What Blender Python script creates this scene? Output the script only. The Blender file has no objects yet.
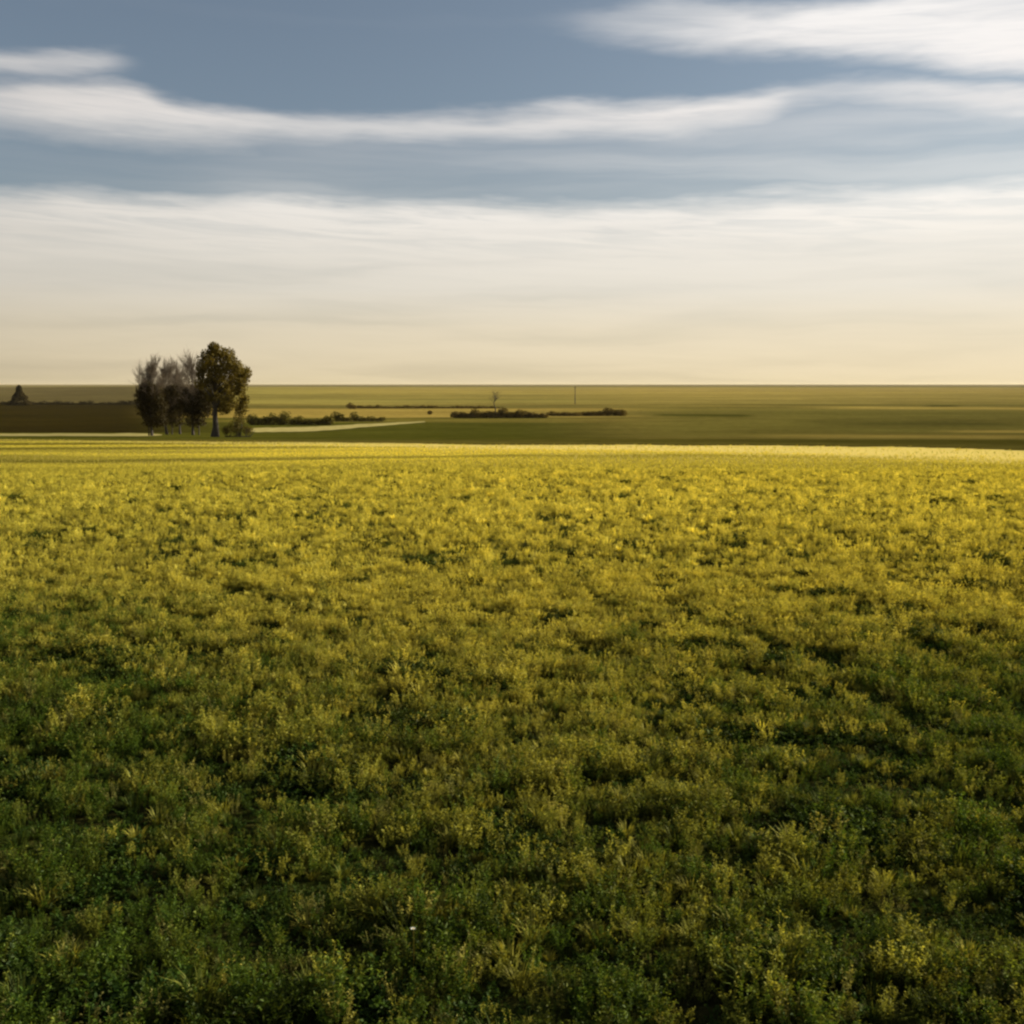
import bpy, bmesh, math, random
import numpy as np
from mathutils import Vector, Matrix

S = bpy.context.scene
COL = S.collection
rad = math.radians

# ------------------------------------------------------------------ camera
F = 1098.0                       # focal length in pixels of the 1024 px square frame
PITCH = rad(6.65)
CAMZ = 2.6
cam = bpy.data.cameras.new("camera")
cam.sensor_width = 36.0
cam.lens = 36.0 * F / 1024.0
cam.clip_start = 0.1
cam.clip_end = 100000.0
camo = bpy.data.objects.new("camera", cam)
COL.objects.link(camo)
camo.location = (0, 0, CAMZ)
camo.rotation_euler = (rad(90) - PITCH, 0, 0)
S.camera = camo

# ------------------------------------------------------------------ light
SUN_AZ = rad(72.0)               # clockwise from the view direction (+Y)
SUN_EL = rad(19.0)
EXPOSURE = 0.85
sun = bpy.data.lights.new("sun", 'SUN')
sun.energy = 5.0
sun.angle = rad(0.6)
sun.color = (1.0, 0.91, 0.70)
suno = bpy.data.objects.new("sun", sun)
COL.objects.link(suno)
sd = Vector((math.sin(SUN_AZ) * math.cos(SUN_EL), math.cos(SUN_AZ) * math.cos(SUN_EL), math.sin(SUN_EL)))
suno.rotation_euler = sd.to_track_quat('Z', 'Y').to_euler()
suno.location = sd * 60

vs = S.view_settings
S.display_settings.display_device = 'sRGB'
vs.view_transform = 'Standard'
vs.look = 'None'
vs.exposure = EXPOSURE
vs.gamma = 1.0
vs.use_curve_mapping = False
S.render.engine = 'CYCLES'
S.cycles.use_denoising = True
S.cycles.filter_width = 2.4
S.cycles.max_bounces = 6
S.cycles.volume_bounces = 1
S.cycles.diffuse_bounces = 3
S.cycles.transmission_bounces = 4
S.cycles.transparent_max_bounces = 8


# ------------------------------------------------------------------ node helper
class NT:
    def __init__(self, tree):
        self.t = tree
        self.n = tree.nodes
        self.l = tree.links

    def new(self, kind, **kw):
        nd = self.n.new(kind)
        for k, v in kw.items():
            setattr(nd, k, v)
        return nd

    def put(self, sock, v):
        if isinstance(v, bpy.types.NodeSocket):
            self.l.new(v, sock)
        elif v is not None:
            sock.default_value = v

    def math(self, op, a, b=None, c=None, clamp=False):
        nd = self.new('ShaderNodeMath', operation=op)
        nd.use_clamp = clamp
        self.put(nd.inputs[0], a)
        self.put(nd.inputs[1], b)
        self.put(nd.inputs[2], c)
        return nd.outputs[0]

    def smooth(self, v, lo, hi, tlo=0.0, thi=1.0):
        nd = self.new('ShaderNodeMapRange')
        nd.interpolation_type = 'SMOOTHSTEP'
        self.put(nd.inputs[0], v)
        for i, x in enumerate((lo, hi, tlo, thi)):
            self.put(nd.inputs[i + 1], x)
        return nd.outputs[0]

    def lin(self, v, lo, hi, tlo=0.0, thi=1.0):
        nd = self.new('ShaderNodeMapRange')
        self.put(nd.inputs[0], v)
        for i, x in enumerate((lo, hi, tlo, thi)):
            self.put(nd.inputs[i + 1], x)
        return nd.outputs[0]

    def mix(self, f, a, b, mode='MIX'):
        nd = self.new('ShaderNodeMix', data_type='RGBA', blend_type=mode)
        nd.clamp_factor = True
        self.put(nd.inputs[0], f)
        self.put(nd.inputs[6], a)
        self.put(nd.inputs[7], b)
        return nd.outputs[2]

    def xyz(self, x, y, z):
        nd = self.new('ShaderNodeCombineXYZ')
        for i, v in enumerate((x, y, z)):
            self.put(nd.inputs[i], v)
        return nd.outputs[0]

    def noise(self, vec, scale, detail=3.0, rough=0.5, dist=0.0):
        nd = self.new('ShaderNodeTexNoise')
        self.put(nd.inputs['Vector'], vec)
        nd.inputs['Scale'].default_value = scale
        nd.inputs['Detail'].default_value = detail
        nd.inputs['Roughness'].default_value = rough
        nd.inputs['Distortion'].default_value = dist
        return nd.outputs[0]

    def curve(self, v, pts):
        nd = self.new('ShaderNodeFloatCurve')
        c = nd.mapping.curves[0]
        nd.mapping.use_clip = False
        nd.mapping.extend = 'HORIZONTAL'
        while len(c.points) > 2:
            c.points.remove(c.points[1])
        pts = sorted(pts)
        c.points[0].location = pts[0]
        c.points[1].location = pts[-1]
        for p in pts[1:-1]:
            c.points.new(*p)
        nd.mapping.update()
        self.put(nd.inputs['Value'], v)
        return nd.outputs[0]


def srgb(r, g, b, k=1.0):
    def f(c):
        c /= 255.0
        return c / 12.92 if c <= 0.04045 else ((c + 0.055) / 1.055) ** 2.4
    return (f(r) * k, f(g) * k, f(b) * k, 1.0)


EXK = 2.0 ** (-EXPOSURE)


def ray_dir(px, py):
    x = (px - 512.0) / F
    v = (512.0 - py) / F
    c, s = math.cos(PITCH), math.sin(PITCH)
    return Vector((x, c + v * s, -s + v * c)).normalized()


# ------------------------------------------------------------------ sky: Nishita blue behind streaks of high cloud
AZR = 0.6
ELR = 0.5


def azel(px, py):
    d = ray_dir(px, py)
    return math.atan2(d.x, d.y), math.asin(d.z)


def cp(pts):                     # cloud edge: (pixel x, pixel y) -> curve points (azimuth, elevation), both 0..1
    out = []
    for px, py in pts:
        a, e = azel(px, py)
        out.append(((a + AZR) / (2 * AZR), e / ELR))
    return out


world = bpy.data.worlds.new("World")
S.world = world
world.use_nodes = True
w = NT(world.node_tree)
w.n.clear()
sky = w.new('ShaderNodeTexSky', sky_type='NISHITA')
sky.sun_disc = False
sky.sun_elevation = SUN_EL
sky.sun_rotation = SUN_AZ
sky.altitude = 200
sky.air_density = 1.0
sky.dust_density = 2.0
sky.ozone_density = 2.0
tc = w.new('ShaderNodeTexCoord')
sep = w.new('ShaderNodeSeparateXYZ')
w.l.new(tc.outputs['Generated'], sep.inputs[0])
dx, dy, dz = sep.outputs
az = w.math('ARCTAN2', dx, dy)
el = w.math('ARCSINE', dz)
# warp
wv = w.xyz(w.math('MULTIPLY', az, 5.0), w.math('MULTIPLY', el, 22.0), 0.3)
n1 = w.math('SUBTRACT', w.noise(wv, 1.0, 4.0, 0.5), 0.5)
wv2 = w.xyz(w.math('MULTIPLY', az, 14.0), w.math('MULTIPLY', el, 70.0), 2.3)
n2 = w.math('SUBTRACT', w.noise(wv2, 1.0, 4.0, 0.55), 0.5)
wv3 = w.xyz(w.math('MULTIPLY', az, 3.2), w.math('MULTIPLY', w.math('ADD', el, w.math('MULTIPLY', n1, 0.03)), 48.0), 5.1)
n3 = w.noise(wv3, 1.0, 4.0, 0.5, 0.3)
elw = w.math('ADD', el, w.math('ADD', w.math('MULTIPLY', n1, 0.024), w.math('MULTIPLY', n2, 0.020)))
azn = w.lin(az, -AZR, AZR, 0.0, 1.0)


def edge(pts):
    return w.math('MULTIPLY', w.curve(azn, cp(pts)), ELR)


def band(up, lo, su, sl):
    """1 between a lower and an upper edge; su, sl = softness of each edge in radians"""
    u, l = edge(up), edge(lo)
    a = w.smooth(w.math('SUBTRACT', u, elw), -su * 0.5, su)
    b = w.smooth(w.math('SUBTRACT', elw, l), -sl * 0.5, sl)
    return w.math('MULTIPLY', a, b)


b_mid = band([(-80, 84), (0, 84), (60, 76), (120, 80), (170, 98), (240, 112), (300, 117), (400, 114), (500, 108), (600, 101), (700, 93), (800, 84), (900, 80), (1024, 78), (1100, 76)],
             [(-80, 128), (0, 128), (60, 138), (120, 146), (200, 152), (300, 150), (400, 146), (500, 142), (600, 142), (700, 143), (760, 134), (800, 112), (900, 112), (1024, 124), (1100, 126)],
             0.014, 0.030)
b_mid = w.math('MULTIPLY', b_mid, w.curve(azn, [(p[0], v) for p, v in zip(cp([(-80, 100), (0, 100), (60, 100), (150, 100), (300, 100), (500, 100), (690, 100), (780, 100), (850, 100), (950, 100), (1100, 100)]),
                                                (1, 1, 1.0, 1, 1, 1, 1, .95, .92, .96, .96))]))
b_tl = band([(-80, 48), (0, 48), (80, 50), (140, 56), (160, 66), (400, 70)], [(-80, 84), (0, 82), (80, 78), (140, 70), (160, 66), (400, 70)], 0.010, 0.014)
b_tl = w.math('MULTIPLY', b_tl, w.smooth(az, azel(150, 60)[0], azel(90, 60)[0], 0.0, 0.72))
b_tr = band([(480, 22), (540, 18), (600, 6), (680, -10), (760, 4), (830, 2), (900, -14), (1024, -40), (1100, -50)],
            [(480, 22), (540, 24), (600, 38), (700, 52), (800, 60), (900, 66), (960, 70), (1024, 70), (1100, 72)], 0.014, 0.016)
b_tr = w.math('MULTIPLY', b_tr, w.smooth(az, azel(500, 20)[0], azel(840, 20)[0], 0.15, 1.0))
b_low = band([(-80, 188), (0, 189), (90, 184), (160, 190), (250, 188), (350, 193), (450, 196), (550, 202), (620, 202), (700, 194), (800, 184), (900, 178), (1024, 175), (1100, 174)],
             [(-80, 480), (500, 480), (1100, 480)], 0.019, 0.01)
b_veil = band([(-80, 118), (200, 138), (420, 130), (640, 112), (1024, 74), (1100, 70)], [(-80, 200), (500, 210), (1100, 190)], 0.02, 0.02)
b_veil = w.math('MULTIPLY', b_veil, w.curve(azn, [(p[0], v) for p, v in zip(cp([(-80, 150), (0, 150), (150, 150), (300, 150), (420, 150), (600, 150), (800, 150), (1024, 150)]),
                                                  (.06, .08, .14, .34, .28, .32, .38, .40))]))
# wisps inside the bands
wv4 = w.xyz(w.math('MULTIPLY', az, 9.0), w.math('MULTIPLY', w.math('ADD', el, w.math('MULTIPLY', az, 0.05)), 120.0), 8.7)
n4 = w.noise(wv4, 1.0, 5.0, 0.6, 0.6)
wisp = w.math('MULTIPLY', w.smooth(n3, 0.30, 0.62, 0.80, 1.0), w.smooth(n4, 0.3, 0.6, 0.82, 1.0))
wisp_s = w.smooth(n3, 0.25, 0.70, 0.35, 1.0)
cl = w.math('MAXIMUM', w.math('MULTIPLY', b_mid, wisp), w.math('MULTIPLY', b_tl, wisp_s))
cl = w.math('MAXIMUM', cl, w.math('MULTIPLY', b_tr, wisp))
thin = w.math('MULTIPLY', w.smooth(el, azel(512, 275)[1], azel(512, 205)[1], 0.0, 0.24), w.smooth(n4, 0.36, 0.60, 1.0, 0.0))
b_low = w.math('MULTIPLY', b_low, w.math('SUBTRACT', 1.0, thin))
cl = w.math('MAXIMUM', cl, w.math('MULTIPLY', b_low, w.math('MULTIPLY', w.smooth(n3, 0.25, 0.55, 0.88, 0.99), w.smooth(n4, 0.3, 0.6, 0.96, 1.0))))
cl = w.math('MAXIMUM', cl, w.math('MULTIPLY', b_veil, wisp_s))
# the far sky overhead and behind carries a loose broken cloud too
ov = w.xyz(w.math('DIVIDE', dx, w.math('MAXIMUM', dz, 0.1)), w.math('DIVIDE', dy, w.math('MAXIMUM', dz, 0.1)), 0.0)
ovm = w.math('MULTIPLY', w.smooth(w.noise(ov, 0.8, 4.0, 0.55), 0.45, 0.75, 0.0, 0.6), w.smooth(el, 0.42, 0.6))
cl = w.math('MAXIMUM', cl, ovm)
# clear sky colour: Nishita toned, then a little whiter towards the sun
SKY_STRENGTH = 0.10
blue = w.mix(1.0, sky.outputs[0], (0.90, 0.98, 0.99, 1.0), 'MULTIPLY')
hs = w.new('ShaderNodeHueSaturation')
hs.inputs['Saturation'].default_value = 0.72
hs.inputs['Value'].default_value = 0.52
w.l.new(blue, hs.inputs['Color'])
# cloud colour by elevation and azimuth (cream by the horizon, white above, warmer/dimmer away from the sun)
K = EXK / SKY_STRENGTH
e1, e2, e3 = azel(512, 384)[1], azel(512, 300)[1], azel(512, 190)[1]
cr = w.new('ShaderNodeValToRGB')
w.l.new(w.lin(el, 0.0, 0.36), cr.inputs[0])
els = cr.color_ramp.elements
els[0].position = 0.0
els[0].color = srgb(231, 213, 174)
els[1].position = 1.0
els[1].color = srgb(242, 240, 238)
for py, c in ((372, (230, 213, 178)), (330, (230, 217, 191)), (290, (228, 221, 207)), (240, (237, 231, 221)), (200, (245, 240, 233)), (120, (236, 231, 227))):
    e = els.new(azel(512, py)[1] / 0.36)
    e.color = srgb(*c)
side = w.curve(azn, [(p[0], v) for p, v in zip(cp([(-80, 300), (0, 300), (200, 300), (400, 300), (600, 300), (800, 300), (1024, 300)]), (.79, .82, .895, .96, 1.02, 1.065, 1.10))])
grey = w.math('MULTIPLY', side, w.smooth(n3, 0.25, 0.7, 0.97, 1.025))
ccol = w.new('ShaderNodeVectorMath', operation='SCALE')
w.l.new(cr.outputs[0], ccol.inputs[0])
w.put(ccol.inputs['Scale'], w.math('MULTIPLY', grey, K))
fin = w.mix(cl, hs.outputs[0], ccol.outputs[0])
bg = w.new('ShaderNodeBackground')
bg.inputs['Strength'].default_value = SKY_STRENGTH
w.l.new(fin, bg.inputs['Color'])
out = w.new('ShaderNodeOutputWorld')
w.l.new(bg.outputs[0], out.inputs[0])


# ------------------------------------------------------------------ numpy noise and terrain
def hash2(ix, iy, seed):
    h = (ix.astype(np.int64) * 374761393 + iy.astype(np.int64) * 668265263 + seed * 1442695041) & 0x7fffffff
    h = ((h ^ (h >> 13)) * 1274126177) & 0x7fffffff
    return ((h ^ (h >> 16)) & 0xffff) / 65535.0


def vnoise(x, y, seed=0):
    x = np.asarray(x, float)
    y = np.asarray(y, float)
    ix, iy = np.floor(x), np.floor(y)
    fx, fy = x - ix, y - iy
    fx = fx * fx * (3 - 2 * fx)
    fy = fy * fy * (3 - 2 * fy)
    a, b = hash2(ix, iy, seed), hash2(ix + 1, iy, seed)
    c, d = hash2(ix, iy + 1, seed), hash2(ix + 1, iy + 1, seed)
    return (a * (1 - fx) + b * fx) * (1 - fy) + (c * (1 - fx) + d * fx) * fy


def fbm(x, y, seed=0, octv=4, gain=0.5):
    s, a, t = 0.0, 1.0, 0.0
    for o in range(octv):
        s = s + a * vnoise(np.asarray(x) * 2 ** o + 17.3 * o, np.asarray(y) * 2 ** o - 9.1 * o, seed + o)
        t += a
        a *= gain
    return s / t


def sstep(v, lo, hi):
    t = np.clip((np.asarray(v, float) - lo) / (hi - lo), 0, 1)
    return t * t * (3 - 2 * t)


KY = np.array([-400., 0., 45., 90., 143., 250., 400., 800., 1600., 8000., 20000., 60000.])
KZ = np.array([3.0, 0.0, -1.17, -2.42, -4.3, -7.9, -9.85, -12.7, -13.5, -12.2, -11.8, -11.8])
_d = np.diff(KZ) / np.diff(KY)
_h = np.diff(KY)
_m = np.zeros(len(KY))
_m[0], _m[-1] = _d[0], _d[-1]
for _i in range(1, len(KY) - 1):
    if _d[_i - 1] * _d[_i] > 0:
        w1, w2 = 2 * _h[_i] + _h[_i - 1], _h[_i] + 2 * _h[_i - 1]
        _m[_i] = (w1 + w2) / (w1 / _d[_i - 1] + w2 / _d[_i])


def height(x, y):
    x = np.asarray(x, float)
    y = np.asarray(y, float)
    yc = np.clip(y, KY[0], KY[-1] - 1)
    i = np.clip(np.searchsorted(KY, yc, 'right') - 1, 0, len(KY) - 2)
    t = (yc - KY[i]) / _h[i]
    z = ((2 * t ** 3 - 3 * t ** 2 + 1) * KZ[i] + (t ** 3 - 2 * t ** 2 + t) * _h[i] * _m[i]
         + (-2 * t ** 3 + 3 * t ** 2) * KZ[i + 1] + (t ** 3 - t ** 2) * _h[i] * _m[i + 1])
    nearw = 1 - sstep(y, 60, 120)
    z = z + nearw * (0.16 * (fbm(x / 5.0, y / 5.0, 3, 3) - 0.5) + 0.5 * (fbm(x / 30.0, y / 30.0, 8, 2) - 0.5) * sstep(y, 4, 25))
    # a low swell of land far off on the left
    sw = np.exp(-((x + 900) / 500.0) ** 2 - ((y - 2600) / 900.0) ** 2)
    return z + 9.5 * sw


def ground(px, py):
    """where the ray through a pixel meets the land"""
    d = ray_dir(px, py)
    t0 = 1.0
    ts = np.geomspace(1.5, 60000, 6000)
    zz = CAMZ + d.z * ts - height(d.x * ts, d.y * ts)
    k = np.argmax(zz < 0)
    if zz[k] >= 0:
        k = len(ts) - 1
    a, b = ts[k - 1], ts[k]
    za, zb = zz[k - 1], zz[k]
    t = a + (b - a) * za / (za - zb) if za != zb else a
    return Vector((d.x * t, d.y * t, float(height(d.x * t, d.y * t))))


# ------------------------------------------------------------------ mesh helpers
def mesh_np(name, V, Fc, mats=(), attrs=None, smooth=False, midx=None):
    me = bpy.data.meshes.new(name)
    V = np.asarray(V, np.float32)
    Fc = np.asarray(Fc, np.int32)
    nf, k = Fc.shape
    me.vertices.add(len(V))
    me.vertices.foreach_set('co', V.ravel())
    me.loops.add(nf * k)
    me.loops.foreach_set('vertex_index', Fc.ravel())
    me.polygons.add(nf)
    me.polygons.foreach_set('loop_start', np.arange(0, nf * k, k, dtype=np.int32))
    me.polygons.foreach_set('loop_total', np.full(nf, k, np.int32))
    if midx is not None:
        me.polygons.foreach_set('material_index', np.asarray(midx, np.int32))
    if smooth:
        me.polygons.foreach_set('use_smooth', np.ones(nf, bool))
    for an, (ty, dom, dat) in (attrs or {}).items():
        a = me.attributes.new(an, ty, dom)
        key = 'color' if 'COLOR' in ty else ('vector' if 'VECTOR' in ty else 'value')
        a.data.foreach_set(key, np.asarray(dat, np.int32 if ty == 'INT' else np.float32).ravel())
    for m in mats:
        me.materials.append(m)
    me.update(calc_edges=True)
    me.validate()
    return me


def link(name, me, parent=None, **props):
    o = bpy.data.objects.new(name, me)
    COL.objects.link(o)
    if parent is not None:
        o.parent = parent
    for k, v in props.items():
        o[k] = v
    return o


def empty(name, loc, label, cat, group=None):
    o = bpy.data.objects.new(name, None)
    COL.objects.link(o)
    o.location = loc
    o['label'] = label
    o['category'] = cat
    if group:
        o['group'] = group
    return o


def tubes(segs, sides=5):
    """segs: list of (points Nx3, radii N). One tapered tube each -> quads"""
    Vs, Fs, base = [], [], 0
    for pts, rr in segs:
        pts = np.asarray(pts, float)
        n = len(pts)
        tan = np.gradient(pts, axis=0)
        tan /= np.linalg.norm(tan, axis=1)[:, None] + 1e-9
        ref = np.where(np.abs(tan[:, 2:3]) > 0.9, np.array([[1., 0, 0]]), np.array([[0., 0, 1]]))
        u = np.cross(tan, ref)
        u /= np.linalg.norm(u, axis=1)[:, None] + 1e-9
        v = np.cross(tan, u)
        ang = np.linspace(0, 2 * np.pi, sides, endpoint=False)
        ring = (u[:, None, :] * np.cos(ang)[None, :, None] + v[:, None, :] * np.sin(ang)[None, :, None]) * np.asarray(rr)[:, None, None]
        P = (pts[:, None, :] + ring).reshape(-1, 3)
        i = np.arange(n - 1)[:, None] * sides
        j = np.arange(sides)[None, :]
        j2 = (j + 1) % sides
        q = np.stack([i + j, i + j2, i + sides + j2, i + sides + j], -1).reshape(-1, 4) + base
        Vs.append(P)
        Fs.append(q)
        base += len(P)
    return np.concatenate(Vs), np.concatenate(Fs)


def leaves(C, D, Nn, L, W, fold=0.18):
    """diamond leaves: centres C, long axis D, normal Nn, length L, width W -> quads (4 verts, folded)"""
    D = D / (np.linalg.norm(D, axis=1)[:, None] + 1e-9)
    Sd = np.cross(D, Nn)
    Sd /= np.linalg.norm(Sd, axis=1)[:, None] + 1e-9
    Nn = np.cross(Sd, D)
    L = np.asarray(L)[:, None]
    W = np.asarray(W)[:, None]
    a = C - D * L * 0.5
    b = C + Sd * W * 0.5 + Nn * W * fold
    c = C + D * L * 0.5 - Nn * L * 0.10
    d = C - Sd * W * 0.5 + Nn * W * fold
    V = np.stack([a, b, c, d], 1).reshape(-1, 3)
    n = len(C)
    return V, np.arange(4 * n).reshape(n, 4)


# ------------------------------------------------------------------ materials
def material(name):
    m = bpy.data.materials.new(name)
    m.use_nodes = True
    t = NT(m.node_tree)
    t.n.clear()
    o = t.new('ShaderNodeOutputMaterial')
    return m, t, o


def leaf_material(name, lo, hi, transl=0.4, gold=None, vein=0.0):
    """leaf colour runs from lo to hi with each leaf's own value 'r'; gold: colour of ripe plants, by the plant's 'ripe'"""
    m, t, o = material(name)
    r = t.new('ShaderNodeAttribute', attribute_name='r').outputs['Fac']
    col = t.mix(r, lo, hi)
    if gold:
        ripe = t.new('ShaderNodeAttribute', attribute_name='ripe', attribute_type='INSTANCER').outputs['Fac']
        hgt = t.new('ShaderNodeAttribute', attribute_name='h').outputs['Fac']
        gl = t.mix(r, gold[0], gold[1])
        f = t.math('MULTIPLY', ripe, t.smooth(t.math('ADD', hgt, t.math('MULTIPLY', r, 0.35)), 0.25, 0.85, 0.45, 1.0))
        col = t.mix(f, col, gl)
        tint = t.new('ShaderNodeAttribute', attribute_name='tint', attribute_type='INSTANCER').outputs['Fac']
        sc = t.new('ShaderNodeVectorMath', operation='SCALE')
        t.l.new(col, sc.inputs[0])
        t.l.new(tint, sc.inputs['Scale'])
        col = sc.outputs[0]
    d = t.new('ShaderNodeBsdfDiffuse')
    t.l.new(col, d.inputs['Color'])
    tr = t.new('ShaderNodeBsdfTranslucent')
    tcol = t.mix(1.0, col, (1.15, 1.05, 0.55, 1), 'MULTIPLY')
    t.l.new(tcol, tr.inputs['Color'])
    ms = t.new('ShaderNodeMixShader')
    ms.inputs[0].default_value = transl
    t.l.new(d.outputs[0], ms.inputs[1])
    t.l.new(tr.outputs[0], ms.inputs[2])
    gl = t.new('ShaderNodeBsdfGlossy')
    gl.inputs['Roughness'].default_value = 0.55
    gl.inputs['Color'].default_value = (0.5, 0.5, 0.4, 1)
    m2 = t.new('ShaderNodeMixShader')
    m2.inputs[0].default_value = 0.015
    t.l.new(ms.outputs[0], m2.inputs[1])
    t.l.new(gl.outputs[0], m2.inputs[2])
    t.l.new(m2.outputs[0], o.inputs[0])
    return m


def bark_material(name, lo, hi):
    m, t, o = material(name)
    tcn = t.new('ShaderNodeTexCoord').outputs['Object']
    mp = t.new('ShaderNodeMapping')
    mp.inputs['Scale'].default_value = (3, 3, 0.6)
    t.l.new(tcn, mp.inputs[0])
    f = t.smooth(t.noise(mp.outputs[0], 2.0, 4.0, 0.6), 0.3, 0.7)
    b = t.new('ShaderNodeBsdfPrincipled')
    b.inputs['Roughness'].default_value = 0.9
    t.l.new(t.mix(f, lo, hi), b.inputs['Base Color'])
    t.l.new(b.outputs[0], o.inputs[0])
    return m


# ------------------------------------------------------------------ the land beyond and under the field
EDGE_PX = [(-200, 438.5), (0, 439.5), (250, 442), (420, 444), (512, 445), (800, 446), (1024, 450), (1300, 455)]
EDGE_W = [ground(px, py) for px, py in EDGE_PX]
EX = np.array([p.x for p in EDGE_W])
EY = np.array([p.y for p in EDGE_W])


def field_edge(x):
    return np.interp(x, EX, EY) + 5.0 * (fbm(np.asarray(x) / 4.0, np.asarray(x) * 0.0, 15, 3) - 0.5)


def to_pix(P):
    x, y, z = P[..., 0], P[..., 1], P[..., 2] - CAMZ
    c, s = math.cos(PITCH), math.sin(PITCH)
    dep = y * c - z * s
    up = y * s + z * c
    return 512 + F * x / dep, 512 - F * up / dep


def grid_rows():
    ys = [-380, -200, -100, -50, -25, -10, 0]
    ys += list(np.arange(1.0, 140, 1.0))
    ys += list(np.geomspace(140, 55000, 420))
    return np.array(ys)


us = np.concatenate([-np.geomspace(6, 0.62, 24)[:-1], np.linspace(-0.62, 0.62, 330), np.geomspace(0.62, 6, 24)[1:]])
gy = grid_rows()
YY, UU = np.meshgrid(gy, us, indexing='ij')
XX = UU * (np.maximum(YY, 0) + 30)
XX = np.where(YY < 0, UU * 30, XX)
ZZ = height(XX, YY)
# parcels of the far land, in world metres: (near y, far y) curves over x and a colour
nearY = 1.0 * YY
LX = XX


# albedo of each parcel of the land (linear)
def C(r, g, b):
    return np.array([r, g, b])


straw, olive, green, dark = C(.40, .28, .060), C(.20, .160, .036), C(.080, .076, .010), C(.022, .016, .003)
brown = C(.085, .066, .024)
PA = np.stack([XX, YY, ZZ], -1)
shp = XX.shape
wob = fbm(XX / 90.0, YY / 90.0, 21, 3) - 0.5           # wavering parcel borders
wob2 = fbm(XX / 700.0, YY / 300.0, 31, 4) - 0.5
Yw = YY * (1 + 0.10 * wob)
colr = np.zeros(shp + (3,)) + C(.11, .09, .018)           # rough grass beyond the field


def lay(mask, c):
    global colr
    m = np.clip(mask, 0, 1)[..., None]
    colr = colr * (1 - m) + c * m


def between(v, a, b, soft):
    return sstep(v, a - soft, a + soft) * (1 - sstep(v, b - soft, b + soft))


def gd(py):
    return ground(512, py).y


a446, a440, a432, a425, a418, a415, a410, a407, a404, a400, a395, a390, a387 = [gd(v) for v in (446, 440, 432, 425, 418, 415, 410, 407, 404, 400, 395, 390, 387)]
lat = XX / np.maximum(YY, 1.0)
right = sstep(lat, -0.02, 0.16)
left = 1 - sstep(lat, -0.36, -0.22)
# dark green crop from the crest to the scrub, browner to the right
lay(between(Yw, a440, a418, 14), green * 0.95)
lay(between(Yw, a440, a415, 14) * right, C(.135, .105, .022))
# golden parcels and olive bands running to the horizon
lay(between(Yw, a418, a408 := gd(408), 20), straw * 0.72)
lay(between(Yw, a418, a410, 20) * right, C(.15, .12, .027))
lay(between(Yw, a408, a404, 30), olive * 0.75)
lay(between(Yw, a404, a400, 40), olive * 1.35)
lay(between(Yw, a400, a395, 60), olive * (1.05 + 0.35 * right[..., None]))
lay(between(Yw, a395, a390, 160), olive * (1.35 + 0.35 * right[..., None]))
lay(between(Yw, a390, a387, 300), olive * 1.25)
lay(sstep(Yw, a387 * 1.2, a387 * 1.6), C(.12, .092, .034))
# long streaks: strips of stubble and hay on the plain
st = fbm(XX / (YY * 0.5 + 40), np.log(np.maximum(YY, 5)) * 14.0, 41, 3)
far = sstep(YY, 260, 420)
lay(far * sstep(st, 0.55, 0.80) * 0.40, straw * 1.0)
lay(far * sstep(1 - st, 0.58, 0.85) * 0.35, olive * 0.6)
PXL = 512 + F * lat


def strip(x0, x1, t0, b0, t1, b1, c, amt=1.0, soft=0.25, taper=40):
    """one long parcel of another crop between two sight lines, its border lines given at both ends"""
    fr = np.interp(PXL, [x0, x1], [gd(t0), gd(t1)])
    nr = np.interp(PXL, [x0, x1], [gd(b0), gd(b1)])
    sf = np.maximum((fr - nr) * soft, 2.0)
    m = sstep(YY, nr - sf, nr + sf) * (1 - sstep(YY, fr - sf, fr + sf))
    m = m * sstep(PXL, x0 - taper, x0 + taper) * (1 - sstep(PXL, x1 - taper, x1 + taper))
    lay(m * amt * (0.7 + 0.6 * fbm(XX / 60.0, YY / 40.0, 47, 2)), c)


strip(600, 1500, 387.5, 403, 387.5, 405, straw, 0.80, 0.3, 80)
strip(330, 640, 388.5, 395, 388.5, 395, straw, 0.45, 0.3, 80)
strip(640, 1500, 404.0, 437, 405, 434, C(.170, .140, .026), 0.8, 0.1, 60)
strip(820, 1400, 406.2, 408.6, 409.0, 412.5, straw * 1.15, 0.9, 0.5, 50)
strip(650, 800, 405, 406.4, 405.6, 407, straw, 0.5, 0.5, 60)
strip(655, 748, 413.8, 416.0, 414.6, 417.0, green * 0.8, 0.9, 0.4, 12)
strip(925, 955, 405.2, 406.8, 405.2, 406.8, green * 0.7, 0.9, 0.4, 8)
strip(820, 1010, 420, 426, 421, 428, C(.10, .085, .016), 0.7, 0.5, 60)
strip(770, 1400, 434.5, 437.5, 436, 440, straw * 0.9, 0.65, 0.5, 70)
strip(950, 1400, 430.2, 432.6, 431, 434, straw * 1.0, 0.8, 0.5, 40)
strip(500, 1400, 438.5, 443.2, 441.0, 447.0, C(.085, .07, .010), 0.85, 0.3, 120)
# fallow on the left: nearly black-brown below, olive brown above
a403 = gd(403.5)
lay(left * between(Yw, gd(433), a403, 8), dark)
lay(left * between(Yw, a403, a387, 40), brown)
# ground cover under the tree group and on the rough strip by the field
lay(between(YY, field_edge(XX) - 3, field_edge(XX) + 16, 4) * (1 - left) * 0.7, C(.13, .105, .018))
colr *= (0.80 + 0.4 * fbm(XX / 14.0, YY / 14.0, 61, 3))[..., None]
colr *= (0.70 + 0.6 * fbm(XX / 120.0, YY / 90.0, 63, 4))[..., None]
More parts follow.
